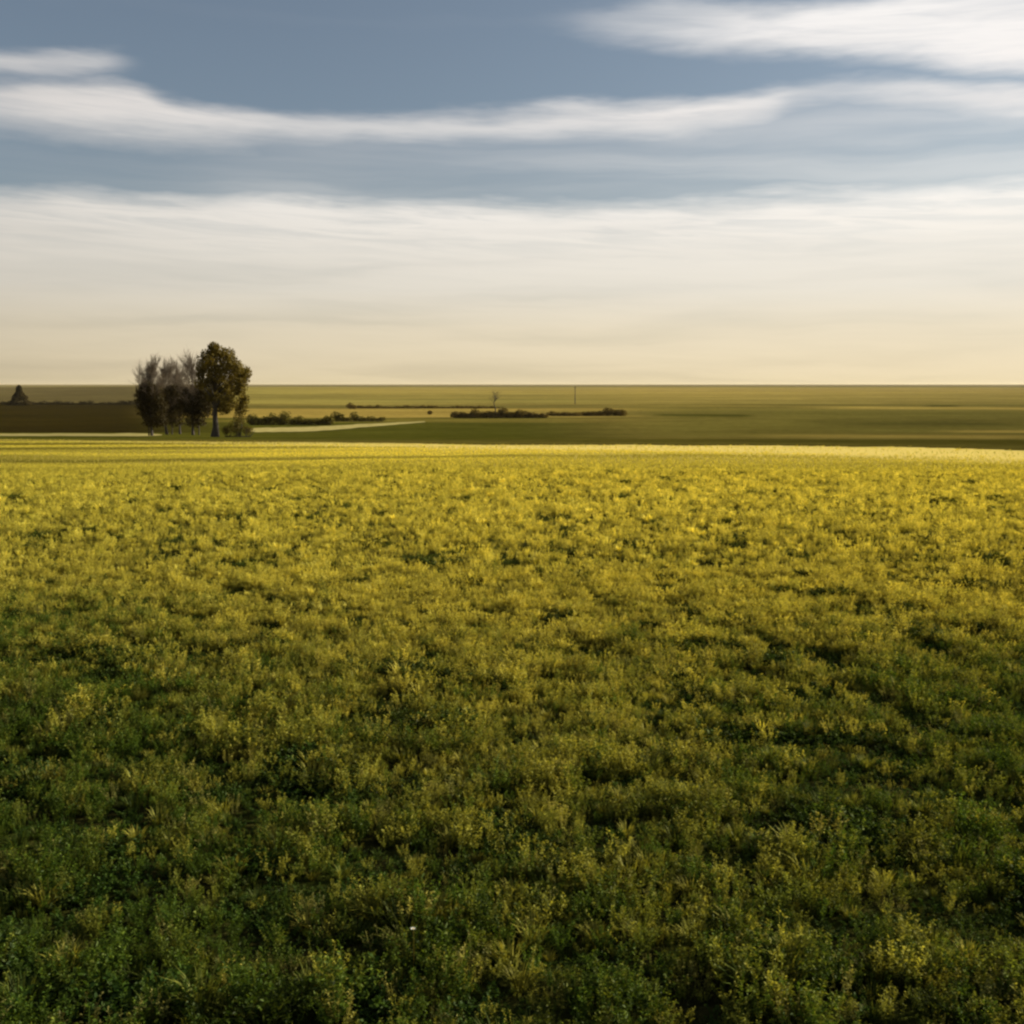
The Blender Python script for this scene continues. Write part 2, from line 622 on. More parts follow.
# pale straw margin where the field ends
MARGIN = np.interp(XX, [ground(px, 446).x for px in (-100, 100, 300, 512, 800, 1024, 1300)], [0, 0.25, 0.6, 1.0, 1.0, 0.8, 0.8])
colr = np.clip(colr * 1.2, 0.004, 0.6)
nR, nC = shp
ii = (np.arange(nR - 1)[:, None] * nC + np.arange(nC - 1)[None, :])
quads = np.stack([ii, ii + 1, ii + nC + 1, ii + nC], -1).reshape(-1, 4)
RGBA = np.concatenate([colr, np.ones(shp + (1,))], -1).reshape(-1, 4)

mg, t, o = material("far_land")
base = t.new('ShaderNodeAttribute', attribute_name='parcel').outputs['Color']
ob = t.new('ShaderNodeTexCoord').outputs['Object']
nn = t.noise(ob, 0.35, 6.0, 0.6)
nn2 = t.noise(ob, 2.3, 4.0, 0.6)
f = t.math('MULTIPLY', t.smooth(nn, 0.3, 0.7, 0.80, 1.2), t.smooth(nn2, 0.3, 0.7, 0.85, 1.15))
sc = t.new('ShaderNodeVectorMath', operation='SCALE')
t.l.new(base, sc.inputs[0])
t.l.new(f, sc.inputs['Scale'])
b = t.new('ShaderNodeBsdfDiffuse')
b.inputs['Roughness'].default_value = 0.9
t.l.new(sc.outputs[0], b.inputs['Color'])
bp = t.new('ShaderNodeBump')
bp.inputs['Strength'].default_value = 0.6
bp.inputs['Distance'].default_value = 0.25
t.l.new(nn2, bp.inputs['Height'])
t.l.new(bp.outputs[0], b.inputs['Normal'])
t.l.new(b.outputs[0], o.inputs[0])
# split the land: the valley and plain, and the crop field's own soil
cen = PA.reshape(-1, 3)[quads].mean(1)
in_field = cen[:, 1] < field_edge(cen[:, 0])


INNER_W = [ground(px, py) for px, py in ((-200, 440.5), (0, 441), (250, 444.5), (420, 447.6), (512, 449.6), (800, 453.6), (1024, 460), (1300, 470))]
IX, IY = np.array([p.x for p in INNER_W]), np.array([p.y for p in INNER_W])


def crop_end(x):
    return np.interp(x, IX, IY)


MG = (sstep(YY, crop_end(XX) - 16, crop_end(XX) + 6) * MARGIN).ravel()


def sub(name, sel, mat):
    q = quads[sel]
    used, inv = np.unique(q.ravel(), return_inverse=True)
    me = mesh_np(name, PA.reshape(-1, 3)[used], inv.reshape(-1, 4), [mat], {'parcel': ('FLOAT_COLOR', 'POINT', RGBA[used]), 'margin': ('FLOAT', 'POINT', MG[used])}, True)
    return link(name, me, kind='structure')


sub("terrain", ~in_field, mg)

ms_, t, o = material("field_soil")
ob = t.new('ShaderNodeTexCoord').outputs['Object']
s1 = t.noise(ob, 1.4, 6.0, 0.65)
s2 = t.noise(ob, 14.0, 5.0, 0.6)
pos = t.new('ShaderNodeSeparateXYZ')
t.l.new(ob, pos.inputs[0])
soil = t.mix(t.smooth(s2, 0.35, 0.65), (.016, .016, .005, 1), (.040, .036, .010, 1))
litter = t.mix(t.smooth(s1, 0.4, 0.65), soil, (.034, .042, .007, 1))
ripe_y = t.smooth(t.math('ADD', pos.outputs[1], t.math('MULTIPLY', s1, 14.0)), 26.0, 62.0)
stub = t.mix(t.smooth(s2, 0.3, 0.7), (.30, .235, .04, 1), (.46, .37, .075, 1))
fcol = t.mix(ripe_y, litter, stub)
mar = t.new('ShaderNodeAttribute', attribute_name='margin').outputs['Fac']
fcol = t.mix(mar, fcol, t.mix(t.smooth(s2, 0.3, 0.7), (.60, .46, .12, 1), (.78, .61, .17, 1)))
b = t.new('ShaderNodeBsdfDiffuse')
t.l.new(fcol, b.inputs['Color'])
bp = t.new('ShaderNodeBump')
bp.inputs['Strength'].default_value = 0.8
bp.inputs['Distance'].default_value = 0.05
t.l.new(s2, bp.inputs['Height'])
t.l.new(bp.outputs[0], b.inputs['Normal'])
t.l.new(b.outputs[0], o.inputs[0])
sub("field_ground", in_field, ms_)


# pale dirt track: along the field's far side on the left, behind the trees and away to the right
def track(name, pts, mat):
    V, Q = [], []
    n = 70
    px = np.array([p[0] for p in pts], float)
    u = np.linspace(px[0], px[-1], n)
    up = np.interp(u, px, [p[1] for p in pts])
    lo = np.interp(u, px, [p[2] for p in pts])
    for i in range(n):
        jit = 0.35 * (vnoise(i * 0.37, 3.0, 5) - 0.5)
        A, B = ground(u[i], lo[i] + jit), ground(u[i], up[i] + jit)
        for k in range(5):
            p = A.lerp(B, k / 4)
            p.z = float(height(p.x, p.y)) + 0.05
            V.append(p)
    for i in range(n - 1):
        for k in range(4):
            a = i * 5 + k
            Q.append((a, a + 5, a + 6, a + 1))
    return link(name, mesh_np(name, V, Q, [mat], None, True), kind='structure')


mt_, t, o = material("track_gravel")
ob = t.new('ShaderNodeTexCoord').outputs['Object']
b = t.new('ShaderNodeBsdfDiffuse')
t.l.new(t.mix(t.smooth(t.noise(ob, 0.6, 5.0, 0.6), 0.35, 0.7), (.30, .245, .08, 1), (.46, .39, .15, 1)), b.inputs['Color'])
t.l.new(b.outputs[0], o.inputs[0])
track("dirt_track", [(-120, 434.2, 436.2), (0, 434.0, 436.4), (80, 433.6, 436.4), (110, 434.0, 436.4), (130, 433.4, 436.6), (152, 434.0, 436.4), (162, 434.8, 435.6)], mt_)
track("dirt_track", [(246, 429.0, 432.0), (258, 428.0, 432.4), (310, 427.0, 431.6), (335, 425.8, 430.0), (360, 424.2, 427.6), (395, 422.6, 424.8), (425, 421.4, 422.4)], mt_)


# ------------------------------------------------------------------ crop plants (uncountable: one object of instanced tufts)
rng = np.random.default_rng(7)


def rand_dirs(n, up=0.3):
    v = rng.normal(size=(n, 3))
    v[:, 2] = np.abs(v[:, 2]) + up
    return v / np.linalg.norm(v, axis=1)[:, None]


def leafy_plant(n_stem, n_leaf, R, H, L, W):
    """tuft of bent stems set with small leaves, denser to the top"""
    segs, Cs, Ds = [], [], []
    hs_ = []
    per = max(3, n_leaf // n_stem)
    for s in range(n_stem):
        a = rng.uniform(0, 2 * np.pi)
        r0 = R * 0.55 * math.sqrt(rng.uniform())
        h = H * rng.uniform(0.55, 1.0)
        lean = R * rng.uniform(0.2, 0.8)
        tt = np.linspace(0, 1, 4)
        a2 = a + rng.normal() * 0.7
        pts = np.stack([r0 * math.cos(a) + lean * tt ** 1.6 * math.cos(a2), r0 * math.sin(a) + lean * tt ** 1.6 * math.sin(a2), h * tt], 1)
        segs.append((pts, 0.0022 * (1 - 0.6 * tt)))
        tl = rng.uniform(0.18, 1.0, per) ** 0.75
        P = np.stack([np.interp(tl, tt, pts[:, k]) for k in range(3)], 1)
        ph = rng.uniform(0, 2 * np.pi, per)
        d = np.stack([np.cos(ph), np.sin(ph), rng.uniform(-0.1, 1.1, per)], 1)
        l = L * rng.uniform(0.6, 1.25, per)
        dn = d / np.linalg.norm(d, axis=1)[:, None]
        Cs.append(P + dn * l[:, None] * 0.6)
        Ds.append(np.concatenate([dn, l[:, None]], 1))
        hs_.append(P[:, 2] / H)
    Cc = np.concatenate(Cs)
    Dd = np.concatenate(Ds)
    hh = np.concatenate(hs_)
    l = Dd[:, 3]
    V, Q = leaves(Cc, Dd[:, :3], rand_dirs(len(Cc), 0.4), l, l * W * rng.uniform(0.7, 1.2, len(Cc)))
    V2, Q2 = tubes(segs, 3)
    r = np.concatenate([np.repeat(rng.uniform(0, 1, len(Cc)), 4), np.full(len(V2), 0.35)])
    hv = np.concatenate([np.repeat(hh, 4), np.clip(V2[:, 2] / H, 0, 1)])
    return np.concatenate([V, V2]), np.concatenate([Q, Q2 + len(V)]), r, hv


def grass_plant(n, R, H):
    tt = np.array([0, 0.4, 0.75, 1.0])
    Vs, Qs, r, hv = [], [], [], []
    for s in range(n):
        a = rng.uniform(0, 2 * np.pi)
        r0 = R * 0.5 * math.sqrt(rng.uniform())
        h = H * rng.uniform(0.5, 1.0)
        lean = h * rng.uniform(0.1, 0.7)
        c, s_ = math.cos(a), math.sin(a)
        pts = np.stack([r0 * c + lean * tt ** 2 * c, r0 * s_ + lean * tt ** 2 * s_, h * (tt - 0.25 * tt ** 3)], 1)
        wd = 0.0045 * np.array([0.8, 1.0, 0.7, 0.1])
        sd_ = np.array([-s_, c, 0])
        A, B = pts - sd_ * wd[:, None], pts + sd_ * wd[:, None]
        k = sum(len(v) for v in Vs)
        Vs.append(np.stack([A, B], 1).reshape(-1, 3))
        for i in range(3):
            Qs.append([k + 2 * i, k + 2 * i + 1, k + 2 * i + 3, k + 2 * i + 2])
        r += [rng.uniform()] * 8
        hv += list(np.repeat(tt, 2))
    return np.concatenate(Vs), np.array(Qs), np.array(r), np.array(hv)


GOLD = ((.38, .325, .038, 1), (.70, .60, .110, 1))
m_leaf = leaf_material("crop_leaf", (.023, .054, .006, 1), (.105, .150, .016, 1), 0.42, GOLD)
m_grass = leaf_material("grass_blade", (.028, .054, .007, 1), (.095, .112, .018, 1), 0.35, GOLD)
m_gap_shade = leaf_material("gap_shade_leaf", (.015, .038, .006, 1), (.052, .090, .012, 1), 0.30, ((.035, .05, .008, 1), (.08, .085, .012, 1)))
m_pale = leaf_material("pale_leaf", (.09, .10, .02, 1), (.26, .24, .07, 1), 0.35, GOLD)

pc = bpy.data.collections.new("crop_plant_kinds")
kinds = []


def kind(data, mat):
    V, Q, r, hv = data
    nm = "crop_plant_%02d" % len(kinds)
    me = mesh_np(nm, V, Q, [mat], {'r': ('FLOAT', 'POINT', r), 'h': ('FLOAT', 'POINT', hv)})
    ob_ = bpy.data.objects.new(nm, me)
    pc.objects.link(ob_)
    kinds.append(ob_)


for i in range(5):                                         # 0-4 near leafy
    kind(leafy_plant(15, 400, 0.115, 0.20 + 0.022 * i, 0.021, 0.45), m_leaf)
for i in range(2):                                         # 5-6 grass
    kind(grass_plant(80, 0.12, 0.23), m_grass)
for i in range(3):                                         # 7-9 low understory plants, gap shade put into their leaf colour
    kind(leafy_plant(13, 300, 0.16, 0.13, 0.026, 0.55), m_gap_shade)
for i in range(2):                                         # 10-11 pale leafy
    kind(leafy_plant(10, 220, 0.10, 0.25, 0.018, 0.42), m_pale)
for i in range(3):                                         # 12-14 small far tufts
    kind(leafy_plant(8, 110, 0.080, 0.26, 0.032, 0.5), m_leaf)


def scatter(y0, y1, step, slope, marg):
    ys = np.arange(y0, y1, step)
    P = []
    for y in ys:
        hw = slope * y + marg
        x = np.arange(-hw, hw, step)
        P.append(np.stack([x, np.full_like(x, y)], 1))
    P = np.concatenate(P)
    return P + rng.uniform(-0.5, 0.5, P.shape) * step


near = scatter(1.2, 17, 0.088, 0.54, 2.0)
mid = scatter(17, 48, 0.165, 0.52, 3.0)
farp = scatter(48, 150, 0.23, 0.50, 6.0)
P = np.concatenate([near, mid, farp])
zone = np.concatenate([np.zeros(len(near)), np.ones(len(mid)), np.full(len(farp), 2)])
keep = P[:, 1] < crop_end(P[:, 0]) + (rng.normal(0, 1.5, len(P)) - 22.0 * rng.uniform(0, 1, len(P)) ** 2.5) * sstep(P[:, 1], 20, 60)
nh = fbm(P[:, 0] / 0.40, P[:, 1] / 0.40, 71, 2)            # gaps
nb = fbm(P[:, 0] / 0.55, P[:, 1] / 0.55, 81, 2)              # patches of dark low plants in place of shaded gaps
nl = fbm(P[:, 0] / 9.0, P[:, 1] / 9.0, 91, 3)              # broad ripeness patches
stray = (P[:, 1] > 45) & (P[:, 1] < field_edge(P[:, 0]) - 0.5) & (rng.uniform(0, 1, len(P)) < 0.07)
keep |= stray
P, zone, nh, nb, nl = P[keep], zone[keep], nh[keep], nb[keep], nl[keep]
N = len(P)
u = rng.uniform(0, 1, N)
vid = rng.integers(0, 5, N)
farm = P[:, 1] > 20
vid = np.where(farm & (rng.uniform(0, 1, N) < sstep(P[:, 1], 18, 30)), rng.integers(12, 15, N), vid)
vid = np.where((u < 0.20), rng.integers(5, 7, N), vid)
vid = np.where((u > 0.93), rng.integers(10, 12, N), vid)
gap_shade = ((nh < 0.30) & (P[:, 1] < 40)) | (nb + 0.10 * (rng.uniform(0, 1, N) - 0.5) > 0.66 + 0.03 * sstep(P[:, 1], 8, 30)) & (P[:, 1] < 46)
vid = np.where(gap_shade & (rng.uniform(0, 1, N) < 0.8), rng.integers(7, 10, N), vid)
ripe = sstep(P[:, 1] + 16 * (nl - 0.5) + 5 * (nb - 0.5) + rng.normal(0, 2.0, N), 5.5, 17.5)  # greener near is crop colour, with the foreground's dimness put into it too
ripe = np.clip(ripe + rng.normal(0, 0.11, N) + 0.01, 0, 1)
row_n = fbm(P[:, 0] / 60.0, P[:, 1] / 5.0 + 3, 95, 3)       # long mown rows towards the field's end
rowf = sstep(P[:, 1], 42, 62)
tint = np.clip(rng.normal(1.0, 0.30 - 0.18 * rowf, N), 0.4, 1.7)
tint *= 1 + rowf * (np.clip((row_n - 0.5) * 3.2, -0.5, 0.4)) * (0.45 + 0.55 * (1 - sstep(P[:, 0] / P[:, 1], -0.25, 0.1)))
lat_p = P[:, 0] / np.maximum(P[:, 1], 4)
ripe = np.clip(ripe - 0.16 * (1 - sstep(lat_p, -0.42, 0.1)), 0, 1)
ripe = np.minimum(ripe, 0.42 + 0.58 * sstep(P[:, 1], 6.0, 11.0))
tint *= 1 - 0.20 * rowf * (1 - sstep(lat_p, -0.45, -0.05))
tint = np.minimum(tint, 1.15 + 0.35 * sstep(P[:, 1], 6, 25))
tint *= 1 + 0.24 * sstep(P[:, 1], 9, 30)  # brighter farther off: foreground dimming put into the plants' colour
ripe = np.where(P[:, 1] > 42, np.clip(ripe + rowf * (row_n - 0.55) * 0.9, 0, 1), ripe)
scl = rng.uniform(0.62, 1.38, N) * (0.50 + 0.80 * np.clip((nh - 0.22) / 0.56, 0, 1)) * np.choose(zone.astype(int), [1.0, 1.05, 1.15])
scl *= 0.66 + 0.10 * sstep(P[:, 1], 12, 30)
scl *= 1 - 0.30 * sstep(P[:, 1], 45, 65)
calm = sstep(P[:, 1], 38, 60)
scl = scl * (1 - calm) + calm * 0.52 * (0.9 + 0.2 * rng.uniform(0, 1, N))
scl = np.where(gap_shade, scl * 1.2, scl)
Zp = height(P[:, 0], P[:, 1]) - 0.01
pts = np.stack([P[:, 0], P[:, 1], Zp], 1)
rot = np.stack([rng.normal(0, 0.10, N), rng.normal(0, 0.10, N), rng.uniform(0, 2 * np.pi, N)], 1)
pm = bpy.data.meshes.new("crop_plants")
pm.vertices.add(N)
pm.vertices.foreach_set('co', pts.astype(np.float32).ravel())
for an, ty, dat in (('vid', 'INT', vid), ('ripe', 'FLOAT', ripe), ('tint', 'FLOAT', tint), ('scl', 'FLOAT', scl), ('rot', 'FLOAT_VECTOR', rot)):
    a = pm.attributes.new(an, ty, 'POINT')
    a.data.foreach_set('vector' if ty == 'FLOAT_VECTOR' else 'value', dat.astype(np.int32 if ty == 'INT' else np.float32).ravel())
pm.update()
crop = link("crop_plants", pm, kind='stuff')
crop['label'] = "dense low leafy crop, green near and golden yellow farther off"
ng = bpy.data.node_groups.new("crop_spread", 'GeometryNodeTree')
ng.interface.new_socket("Geometry", in_out='INPUT', socket_type='NodeSocketGeometry')
ng.interface.new_socket("Geometry", in_out='OUTPUT', socket_type='NodeSocketGeometry')
gi = ng.nodes.new('NodeGroupInput')
go = ng.nodes.new('NodeGroupOutput')
ci = ng.nodes.new('GeometryNodeCollectionInfo')
ci.inputs['Collection'].default_value = pc
ci.inputs['Separate Children'].default_value = True
ci.inputs['Reset Children'].default_value = True
ip = ng.nodes.new('GeometryNodeInstanceOnPoints')


def named(nm, ty):
    nd = ng.nodes.new('GeometryNodeInputNamedAttribute')
    nd.data_type = ty
    nd.inputs['Name'].default_value = nm
    return nd.outputs['Attribute']


L_ = ng.links.new
L_(gi.outputs[0], ip.inputs['Points'])
L_(ci.outputs[0], ip.inputs['Instance'])
ip.inputs['Pick Instance'].default_value = True
L_(named('vid', 'INT'), ip.inputs['Instance Index'])
e2r = ng.nodes.new('FunctionNodeEulerToRotation')
L_(named('rot', 'FLOAT_VECTOR'), e2r.inputs[0])
L_(e2r.outputs[0], ip.inputs['Rotation'])
L_(named('scl', 'FLOAT'), ip.inputs['Scale'])
L_(ip.outputs[0], go.inputs[0])
md = crop.modifiers.new("spread", 'NODES')
md.node_group = ng
print("crop tufts:", N)


# ------------------------------------------------------------------ trees and shrubs
def grow(rs, height_, r0, spread, depth, first=0.25, nbr=7, upright=0.5, wander=0.08, seedpt=None):
    """branch polylines (pts, radii) by level for one tree standing at the origin"""
    levels = [[] for _ in range(depth + 1)]
    n = 9
    tt = np.linspace(0, 1, n)
    off = np.cumsum(rs.normal(0, wander * height_ / n, (n, 2)), 0)
    off[0] = 0
    trunk = np.stack([off[:, 0], off[:, 1], tt * height_], 1)
    flare = r0 * (1 - 0.85 * tt) + r0 * 0.5 * np.exp(-tt * 18)
    levels[0].append((trunk, flare))
    for lv in range(depth):
        for pts, rr in levels[lv]:
            ln = np.linalg.norm(np.diff(pts, axis=0), axis=1).sum()
            k = max(4, nbr - lv)
            if lv == 0:
                k = nbr * 3
            for j in range(k):
                f = rs.uniform(first, 0.98) if lv == 0 else rs.uniform(0.25, 1.0)
                p = np.array([np.interp(f, np.linspace(0, 1, len(pts)), pts[:, c]) for c in range(3)])
                r = float(np.interp(f, np.linspace(0, 1, len(pts)), rr))
                tan = pts[min(len(pts) - 1, int(f * (len(pts) - 1)) + 1)] - pts[int(f * (len(pts) - 1)) - (1 if f >= 0.999 else 0)]
                tan = tan / (np.linalg.norm(tan) + 1e-9)
                side_ = rs.normal(size=3)
                side_ -= tan * side_.dot(tan)
                side_ /= np.linalg.norm(side_)
                d = tan * upright + side_ * (1 - upright) + np.array([0, 0, 0.22])
                d /= np.linalg.norm(d)
                L = (spread * (1.15 - 0.65 * f) if lv == 0 else ln * 0.55) * rs.uniform(0.6, 1.1)
                m = 5 if lv < 2 else 4
                q = np.linspace(0, 1, m)
                bend = rs.normal(0, 0.12, 3) * L
                bend[2] += 0.10 * L
                bp_ = p + d * (q[:, None] * L) + bend * (q[:, None] ** 2)
                levels[lv + 1].append((bp_, max(r * 0.55, 0.015) * (1 - 0.8 * q)))
    return levels


def leaf_cloud(rs, blobs, n, L, dens_shell=0.55):
    """leaf faces spread through irregular clumps; blobs: (centre, radii) list"""
    vol = np.array([np.prod(b[1]) ** (2 / 3) for b in blobs])
    pick = rs.choice(len(blobs), n, p=vol / vol.sum())
    Cn = np.array([b[0] for b in blobs])[pick]
    Rn = np.array([b[1] for b in blobs])[pick]
    d = rs.normal(size=(n, 3))
    d /= np.linalg.norm(d, axis=1)[:, None]
    rr = rs.uniform(0, 1, n) ** dens_shell
    lump = 1 + 0.30 * (fbm(d[:, 0] * 2.5 + pick * 3.1 + 40, d[:, 1] * 2.5 + d[:, 2] * 3 + 40, 5, 2) - 0.5) * 2
    P_ = Cn + d * Rn * (rr * lump)[:, None]
    l = L * rs.uniform(0.5, 1.3, n)
    Dv = rs.normal(size=(n, 3)) + np.array([0, 0, -0.3])
    Nv = d + 0.9 * rs.normal(size=(n, 3))
    V, Q = leaves(P_, Dv, Nv, l, l * rs.uniform(0.45, 0.8, n))
    shade = np.clip(0.35 + 0.5 * (fbm(P_[:, 0] * 0.9 + 30, P_[:, 2] * 0.9 + P_[:, 1] * 0.7 + 30, 9, 2) - 0.5) * 2 + rs.normal(0, 0.22, n), 0, 1)
    return V, Q, np.repeat(shade, 4)


bark_dark = bark_material("bark_dark", (.014, .010, .006, 1), (.040, .029, .016, 1))
bark_grey = bark_material("bark_grey", (.018, .013, .008, 1), (.045, .034, .024, 1))
m_autumn = leaf_material("autumn_tree_leaf", (.075, .055, .009, 1), (.20, .150, .028, 1), 0.35)
m_darkev = leaf_material("dark_tree_leaf", (.020, .014, .005, 1), (.058, .043, .014, 1), 0.2)
m_hedge = leaf_material("hedge_leaf", (.060, .053, .007, 1), (.140, .114, .018, 1), 0.25)
m_scrub = leaf_material("scrub_leaf", (.082, .058, .011, 1), (.185, .130, .030, 1), 0.25)
m_brown = leaf_material("brown_shrub_leaf", (.050, .036, .006, 1), (.125, .092, .020, 1), 0.35)
m_twig = bark_material("twig_bark", (.060, .041, .023, 1), (.120, .084, .050, 1))


def at(px, py):
    return ground(px, py)


def mpp(p):                                                # metres per pixel at a place
    return (p.y * math.cos(PITCH) - (p.z - CAMZ) * math.sin(PITCH)) / F


def tree(name, label, cat, px, py, top, levels_cfg, bark, twig=None, blobs=None, leafmat=None, nleaf=0, leafL=0.25, seed=1, group=None):
    p = at(px, py)
    s = mpp(p)
    H = (py - top) * s
    rs = np.random.default_rng(seed)
    root = empty(name, p, label, cat, group)
    lv = grow(rs, H * levels_cfg.get('hf', 1.0), **{k: v for k, v in levels_cfg.items() if k != 'hf'})
    V, Q = tubes([lv[0][0]], 8)
    link("trunk", mesh_np("trunk", V, Q, [bark], None, True), root)
    br = [b_ for l in lv[1:2] for b_ in l]
    V, Q = tubes(br, 5)
    link("branches", mesh_np("branches", V, Q, [bark], None, True), root)
    tw = [b_ for l in lv[2:] for b_ in l]
    if blobs is None:
        V, Q = tubes(tw, 3)
        link("twigs", mesh_np("twigs", V, Q, [twig or bark], None, True), root)
    else:
        B = [(np.array([(bx - px) * s, dy_, (py - by) * s]), np.array([rx * s, rd * s, rz * s])) for bx, by, dy_, rx, rd, rz in blobs]
        V, Q, sh = leaf_cloud(rs, B, nleaf, leafL)
        link("crown", mesh_np("crown", V, Q, [leafmat], {'r': ('FLOAT', 'POINT', sh)}), root)
    return root


# big leafy tree on the right of the group
rs0 = random.Random(4)
bl = []
for bx, by, r in ((222, 354, 9), (215, 360, 10), (230, 358, 10), (240, 368, 9), (209, 368, 8), (224, 372, 14), (238, 378, 11), (210, 381, 10), (228, 388, 12), (243, 391, 7), (216, 395, 10), (232, 402, 9), (245, 383, 6), (220, 349, 6), (205, 375, 5), (238, 408, 8), (222, 407, 9), (243, 400, 6), (245, 373, 7), (206, 384, 7)):
    bl.append((bx, by, rs0.uniform(-2.2, 2.2), r, r * 1.1, r * 0.95))
tree("leafy_tree", "tall round crowned olive brown tree, biggest at the right end of the group", "tree", 215, 437, 346,
     dict(r0=0.42, spread=4.2, depth=2, first=0.30, nbr=7, upright=0.4, hf=0.86), bark_dark, blobs=bl, leafmat=m_autumn, nleaf=17000, leafL=0.30, seed=11, group="trees standing together beyond the field")
# thin bare trees with upright brush crowns
for px, py, top, sd_, r0, lab in ((152, 436, 360, 21, 0.17, "bare grey twiggy tree at the left end of the tree group"),
                                  (167, 434.5, 356, 22, 0.20, "tallest bare grey twiggy tree, second from the left end"),
                                  (180, 434, 360, 23, 0.16, "slim bare twiggy tree in the middle of the tree group"),
                                  (193, 435, 355, 24, 0.19, "bare twiggy tree standing right beside the big leafy tree")):
    tree("bare_tree", lab, "tree", px, py, top, dict(r0=r0, spread=4.1, depth=3, first=0.22, nbr=12, upright=0.60, hf=0.78, wander=0.05), bark_grey, m_twig, seed=sd_, group="trees standing together beyond the field")
# dark low trees in front of the bare ones
for px, py, bl_, sd_, lab in ((149, 436, [(149, 401, 0, 13, 14, 14), (147, 412, .5, 10, 10, 8), (157, 395, -.5, 11, 10, 11), (150, 388, 0, 9, 8, 7), (160, 407, 0, 10, 9, 11), (153, 420, 0, 10, 9, 8), (161, 421, .4, 8, 7, 6), (144, 395, 0, 7, 7, 9)], 31, "low blackish brown dense tree at the left end under the bare crowns"),
                              (172, 434.5, [(168, 402, 0, 13, 12, 13), (180, 406, .6, 13, 12, 11), (174, 394, -.5, 13, 11, 10), (185, 397, .2, 10, 9, 11), (172, 413, 0, 12, 9, 8), (163, 398, 0, 8, 8, 9), (174, 421, 0, 12, 9, 6), (180, 390, 0, 9, 8, 6)], 32, "low blackish brown dense tree in the middle under the bare crowns"),
                              (199, 435, [(196, 404, 0, 14, 12, 12), (206, 408, .4, 12, 12, 10), (200, 394, .2, 13, 11, 10), (190, 400, -.4, 11, 9, 11), (208, 397, 0, 11, 9, 11), (198, 414, 0, 12, 8, 8), (188, 411, 0, 9, 8, 8), (196, 422, 0, 12, 9, 6), (194, 391, 0, 8, 8, 6)], 33, "low blackish brown dense tree against the trunk of the big leafy one")):
    tree("dark_tree", lab, "tree", px, py, 392, dict(r0=0.085, spread=1.8, depth=2, first=0.4, nbr=6, upright=0.5), bark_dark, blobs=bl_, leafmat=m_darkev, nleaf=8000, leafL=0.32, seed=sd_, group="dark low trees under the bare crowns")


def shrub(name, label, cat, px, py, blobs, mat, n, L, seed, group=None, stems=6, extra=None):
    """leafy shrub: several stems from the ground and an uneven mass of leaves"""
    p = at(px, py)
    s = mpp(p)
    rs = np.random.default_rng(seed)
    root = empty(name, p, label, cat, group)
    B = []
    for bx, by, dy_, rx, rz in blobs:
        x = (bx - px) * s
        g = float(height(p.x + x, p.y + dy_)) - p.z
        B.append((np.array([x, dy_, g + (py - by) * s]), np.array([rx * s, rx * s * 0.9, rz * s])))
    V, Q, sh = leaf_cloud(rs, B, n, L, 0.5)
    gz = height(p.x + V[:, 0], p.y + V[:, 1]) - p.z
    V[:, 2] = np.maximum(V[:, 2], gz + 0.02)
    link("foliage", mesh_np("foliage", V, Q, [mat], {'r': ('FLOAT', 'POINT', sh)}), root)
    seg = []
    for c, r in B:
        for k in range(stems):
            e = c + rs.normal(0, 0.45, 3) * r
            g = float(height(p.x + c[0], p.y + c[1])) - p.z
            st_ = np.array([c[0] + rs.normal(0, 0.2) * r[0], c[1] + rs.normal(0, 0.2) * r[1], g - 0.1])
            q = np.linspace(0, 1, 4)[:, None]
            pt = st_ + (e - st_) * q + rs.normal(0, 0.08, 3) * r * (q * (1 - q) * 4)
            seg.append((pt, 0.05 * (1 - 0.7 * q[:, 0])))
    # layered stems running along the foot of the row tie its clumps together
    xs = sorted(float(c[0]) for c, r in B)
    if len(xs) > 1:
        xx = np.linspace(xs[0] - 0.3, xs[-1] + 0.3, 24)
        for k in range(3):
            yy = 0.25 * (k - 1) + 0.2 * rs.normal(size=24)
            seg.append((np.stack([xx, yy, height(p.x + xx, p.y + yy) - p.z + 0.03 + 0.03 * k], 1), np.full(24, 0.035)))
    V, Q = tubes(seg, 4)
    link("stems", mesh_np("stems", V, Q, [bark_dark], None, True), root)
    return root


shrub("shrub", "loose olive brown shrub at the foot of the big leafy tree", "shrub", 238, 437,
      [(236, 427, 0, 8, 8), (247, 430, .5, 7, 5), (228, 430, -.4, 6, 5), (240, 418, .2, 7, 8)], m_brown, 1700, 0.20, 41)
# far hedges, bushes and scrub
def row(x0, x1, ybase, h0, h1, step, rs):
    out_ = []
    x = x0
    while x <= x1:
        f_ = (x - x0) / max(1e-6, x1 - x0)
        hh = (h0 + (h1 - h0) * f_) * rs.uniform(0.50, 1.25)
        yb = ybase(f_) if callable(ybase) else ybase
        out_.append((x, yb - hh * 0.45, rs.uniform(-0.8, 0.8), max(step * 0.85, hh * 0.5), hh * 0.55))
        x += step * rs.uniform(0.7, 1.2)
    return out_


